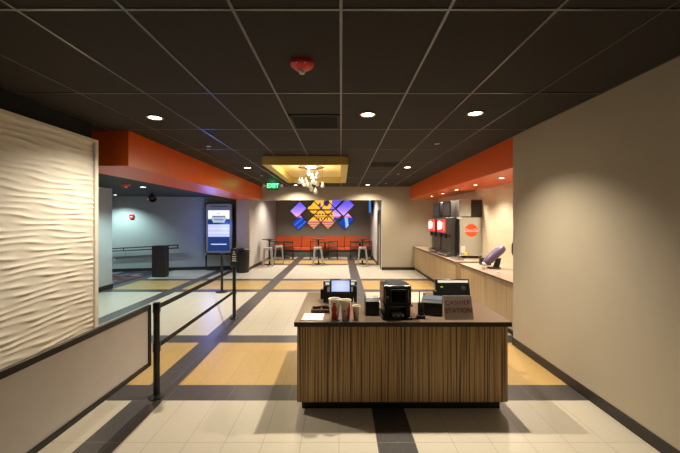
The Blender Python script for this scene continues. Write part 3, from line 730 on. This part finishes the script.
t = thing('lobby_spotlight', 'black stage spotlight hanging from the lobby ceiling', 'spotlight', (-5.7, 9.9, 2.6))
B().lathe([(.05, 0), (.05, -.02), (.015, -.025), (.015, -.07)], n=16).build('mount', M_bm, t)
aim = Vector((3.2, -4.2, -2.3)).normalized()
B().lathe_ax([(.06, -.12), (.085, -.08), (.09, .05), (.105, .13), (.10, .135), (.08, .06)], (0, 0, -.14), aim, 20).build('lamp_housing', M_bm, t)
B().lathe_ax([(.079, .07), (.05, .085), (.001, .09)], (0, 0, -.14), aim, 20).build('front_lens', M_bp, t)
B().lathe([(.012, -.19), (.012, -.21)], -.09, -.05, 8).build('red_indicator', mat('red_led', (255, 60, 60), .3, emit=3), t)

# ------------------------------------------------------------ seating room
# upholstered bench in three lengths
for k, (x0, x1, lb) in enumerate(((XL+.02, -1.955, 'left length of the orange vinyl bench along the far wall'), (-1.95, .18, 'middle length of the orange vinyl bench under the diamond screens'), (.185, 1.43, 'right length of the orange vinyl bench along the far wall'))):
    t = thing('booth_bench', lb, 'bench', ((x0+x1)/2, YE, 0)); w = (x1-x0)/2
    box('plinth', M_dgrey, (-w, w, -.58, -.002, 0, .32), t)
    box('seat_cushion', M_vinyl, (-w+.004, w-.004, -.66, -.16, .32, .46), t, .02)
    box('back_cushion', M_vinyl, (-w+.004, w-.004, -.17, -.002, .46, .98), t, .02)

# low tables
def low_table(x, lb):
    t = thing('dining_table', lb, 'table', (x, 15.38, 0))
    box('tabletop', mat('dark_table_laminate', (46, 36, 32), .35), (-.42, .42, -.3, .3, .715, .745), t, .004)
    B().lathe([(.035, .03), (.035, .715)], n=12).build('column', M_bm, t)
    B().box(-.28, .28, -.035, .035, 0, .03).box(-.035, .035, -.25, .25, 0, .029).build('cross_base', M_bm, t)
for x, lb in ((-2.68, 'low dark dining table at the left bench between two black chairs'), (-.75, 'low dark dining table at the middle bench'), (.90, 'low dark dining table at the right bench')): low_table(x, lb)
def make_chair(x, y, rz, lb):
    t = thing('dining_chair', lb, 'chair', (x, y, 0), rz)
    box('seat', M_bp, (-.21, .21, -.2, .21, .43, .46), t, .008)
    for s in (-1, 1):
        B().tube([(s*.18, .18, .43), (s*.195, .2, 0)], .018, 8).build('leg', M_bm, t)
        B().tube([(s*.195, -.24, 0), (s*.19, -.19, .44), (s*.19, -.22, .85)], .018, 8).build('leg', M_bm, t)
    b = B()
    for z in (.82, .70, .58):
        b.tube([(-.19, -.21-.02*(z-.6), z), (-.09, -.235, z), (.09, -.235, z), (.19, -.21-.02*(z-.6), z)], .022 if z > .8 else .013, 8)
    b.build('back_rail', M_bm, t)
    B().tube([(-.19, .19, .2), (.19, .19, .2)], .008, 6).tube([(-.19, -.21, .2), (.19, -.21, .2)], .008, 6).build('stretcher', M_bm, t)
    return t
ch = make_chair(-3.0, 14.85, 0, 'leftmost black metal dining chair, beside the left high table')
for x, y, rz, lb in ((-2.37, 14.85, .1, 'black metal dining chair right of the left low table'), (-1.16, 14.85, -.1, 'black metal dining chair behind the middle silver stool'), (-.36, 14.85, .05, 'black metal dining chair just right of the middle high table'),
                     (.62, 14.85, 0, 'black metal dining chair left of the right high table'), (1.18, 14.85, -.08, 'rightmost black metal dining chair, next to the far side wall')):
    dup(ch, (x, y, 0), rz, lb)
# high tables and stools
def high_table(x, y, lb):
    t = thing('high_table', lb, 'table', (x, y, 0))
    B().lathe([(.29, 1.0), (.30, 1.005), (.30, 1.02), (.29, 1.025)], n=32).build('tabletop', mat('dark_table_laminate', (46, 36, 32)), t)
    B().lathe([(.03, .03), (.03, .94), (.09, .96), (.10, 1.0)], n=14).build('column', M_bm, t)
    B().box(-.26, .26, -.035, .035, 0, .03).box(-.035, .035, -.26, .26, 0, .0295).build('cross_base', M_bm, t)
high_table(-2.85, 13.07, 'round high table with black column by the left wall of the seating room')
high_table(-.91, 13.25, 'round high table in the middle of the seating room')
high_table(.865, 13.25, 'round high table near the right wall of the seating room')
def make_stool(x, y, rz, lb):
    t = thing('bar_stool', lb, 'stool', (x, y, 0), rz, None)
    B().prism(rrect(.31, .31, .05, 5), 'z', .70, .725).build('seat', M_galv, t, .006)
    B().prism(rrect(.30, .30, .05, 5), 'z', .655, .70).build('seat_apron', M_galv, t)
    for sx in (-1, 1):
        for sy in (-1, 1):
            B().frustum((sx*.185, sy*.185, 0), .035, .035, (sx*.125, sy*.125, .66), .06, .06).build('leg', M_galv, t)
    b = B()
    for z, k in ((.24, .162),):
        for s in (-1, 1): b.box(-k, k, s*k-.006, s*k+.006, z-.014, z+.014).box(s*k-.006, s*k+.006, -k, k, z+.03, z+.058)
    b.build('footrest', M_galv, t)
    return t
st = make_stool(-2.8, 12.55, .1, 'silver metal bar stool in front of the left high table')
for x, y, rz, lb in ((-2.53, 13.38, .15, 'silver metal bar stool right of the left high table'), (-.90, 12.82, 0, 'silver metal bar stool in front of the middle high table'), (.845, 12.82, 0, 'silver metal bar stool in front of the right high table')):
    dup(st, (x, y, 0), rz, lb)

# diamond screen wall
def wallpt(cx, cy): return ((285+cx/9.07-341)*.0496, 1.78-(195+cy/9.07-220)*.0496)
def picture(x, z):
    # x in -2.8..1.0ish, z 2.0..3 ; dusk sky over dark blue ground, golden slab monument in the middle
    cx = (x/.0496+341-285)*9.07; cy = ((1.78-z)/.0496+220-195)*9.07
    if cy < 205:
        k = max(0, min(1, (cy-40)/165)); c = [(.10+.75*k**2), (.07+.42*k**2), (.75+.05*k)]
        if 190 < cy: c = [.7, .15, .35]
        s = abs((cx-cy*.0)-540)/60; 
    else:
        c = [.01, .04, .32]
        if abs(cx-(560+(cy-250)*.12)) < 14: c = [.25, .5, .9]
        if cx < 200 and (int(cx/16)+int(cy/14)) % 4 == 0: c = [.03, .15, .9]
    if cy > 232 and 195 < cx < 460:
        k = (cy-232)/80; c = [.75, .22+.2*k, .08+.2*(1-k)] if int(cy/11) % 2 else [.45, .12, .08]
    if 190 < cx < 440 and 128 < cy < 232:
        c = [.95, .46, .04]
        if cy < 142 or 196 < cy < 202: c = [.12, .04, .02]
        if 168 < cy < 184 and (int(cx/9) % 3 != 0): c = [.15, .06, .02]
        if 206 < cy < 226 and (280 < cx < 400) and int(cx/13) % 2: c = [.1, .04, .02]
    if cy <= 128 and 195 < cx < 440:
        c = [.03, .02, .10] if cx < 320 and cy > 60 else c
        if abs(cx-(285-.75*(cy-70))) < 30 or (cy > 100 and 205 < cx < 320): c = [1.0, .48, .03]
        r2 = math.hypot((cx-375)/52, (cy-70)/64)
        if .5 < r2 < 1.0: c = [1.0, .5, .04]
        elif r2 <= .5: c = [.06, .03, .10]
        if cx < 225 and cy < 100: c = [.02, .02, .06]
    return c
M_pic = vcol_screen('screen_wall_picture', 1.25)
s = 93; tiles = []
tiles.append((120, 132, 92, 132, 'leftmost upper diamond screen with violet sky'))
tiles.append((130, 250, 90, 112, 'leftmost lower diamond screen with dark blue ground'))
tiles.append((548, 109, 94, 148, 'rightmost upper diamond screen with violet sky'))
tiles.append((556, 238, 92, 134, 'rightmost lower diamond screen with a white light beam'))
for cx, cy, lb in ((260, 250, 'lower middle-left diamond screen with pink tip'), (390, 250, 'lower middle-right diamond screen with orange tip'), (325, 185, 'central diamond screen of the golden picture'),
                   (260, 120, 'upper middle-left diamond screen of the golden picture'), (390, 120, 'upper middle-right diamond screen of the golden picture'), (325, 55, 'topmost middle diamond screen half hidden by the header'), (455, 55, 'topmost right-middle diamond screen with violet sky')):
    tiles.append((cx, cy, 91, 91, lb))
tiles.append((454, 186, 86, 86, 'middle-right diamond screen crossing the pink horizon'))
K = .0496/9.07
for ti, (cx, cy, a, c, lb) in enumerate(tiles):
    X0, Z0 = wallpt(cx, cy); yy = YE-.09-(.004*(ti % 3))
    t = thing('diamond_screen', lb, 'screen', (X0, yy, Z0), 0, 'diamond screens of the video wall')
    del t['group']
    u = Vector((1, 0, -1)).normalized()*(a*K/2*.97); v = Vector((1, 0, 1)).normalized()*(c*K/2*.97)
    b = B()
    A = [b.bm.verts.new(p) for p in (-u-v, u-v, u+v, v-u)]; Bk = [b.bm.verts.new(p+Vector((0, .07, 0))) for p in (-u-v, u-v, u+v, v-u)]
    b.skin([A, Bk]); b.build('screen_case', M_bp, t)
    bm = bmesh.new(); lay = bm.loops.layers.float_color.new('picture'); n = 26; f_ = .955
    g = [[bm.verts.new(u*f_*(2*i/n-1)+v*f_*(2*j/n-1)+Vector((0, -.0025, 0))) for j in range(n+1)] for i in range(n+1)]
    for i in range(n):
        for j in range(n):
            f = bm.faces.new((g[i][j], g[i][j+1], g[i+1][j+1], g[i+1][j])); q = f.calc_center_median(); col = picture(X0+q.x, Z0+q.z)
            for lp in f.loops: lp[lay] = (*col, 1)
    me = bpy.data.meshes.new('screen_image'); bm.to_mesh(me); bm.free(); me.materials.append(M_pic)
    o = bpy.data.objects.new('screen_image', me); C.objects.link(o); o.parent = t
# side television
t = thing('wall_television', 'blue-lit television on the right side wall of the seating room', 'television', (1.45, 15.0, 2.42))
box('case', M_bp, (-.13, -.07, -.55, .55, -.33, .33), t, .006); box('bracket', M_bm, (-.07, -.001, -.1, .1, -.1, .1), t)
box('tv_screen', mat('blue_tv_picture', (40, 120, 200), .2, emit=1.0, emit_rgb=(50, 130, 215), var=.4, scale=3), (-.133, -.130, -.52, .52, -.3, .3), t)

GROUPS = {'downlight': 'recessed downlights of the main ceiling', 'soffit_light': 'small round lights under the orange soffit', 'lobby_downlight': 'lobby downlights in view',
 'return_vent': 'black return vents in the ceiling', 'sprinkler': 'ceiling sprinkler heads', 'fire_strobe': 'red fire strobes', 'paper_cup': 'paper cups on the cashier counter',
 'cash_register': 'cash registers on the cashier counter', 'receipt_printer': 'receipt printers on the cashier counter', 'drinks_counter': 'alcove counters', 'soda_dispenser': 'drink dispensers in the alcove',
 'barrier_post': 'queue barrier posts', 'barrier_belt': 'queue barrier belts', 'booth_bench': 'lengths of the orange bench', 'dining_table': 'low tables along the bench', 'dining_chair': 'black chairs at the bench',
 'high_table': 'round high tables', 'bar_stool': 'silver bar stools', 'diamond_screen': 'diamond screens of the video wall'}
for o in list(bpy.data.objects):
    k = o.name.split('.')[0]
    if o.parent is None and k in GROUPS and 'group' not in o: o['group'] = GROUPS[k]
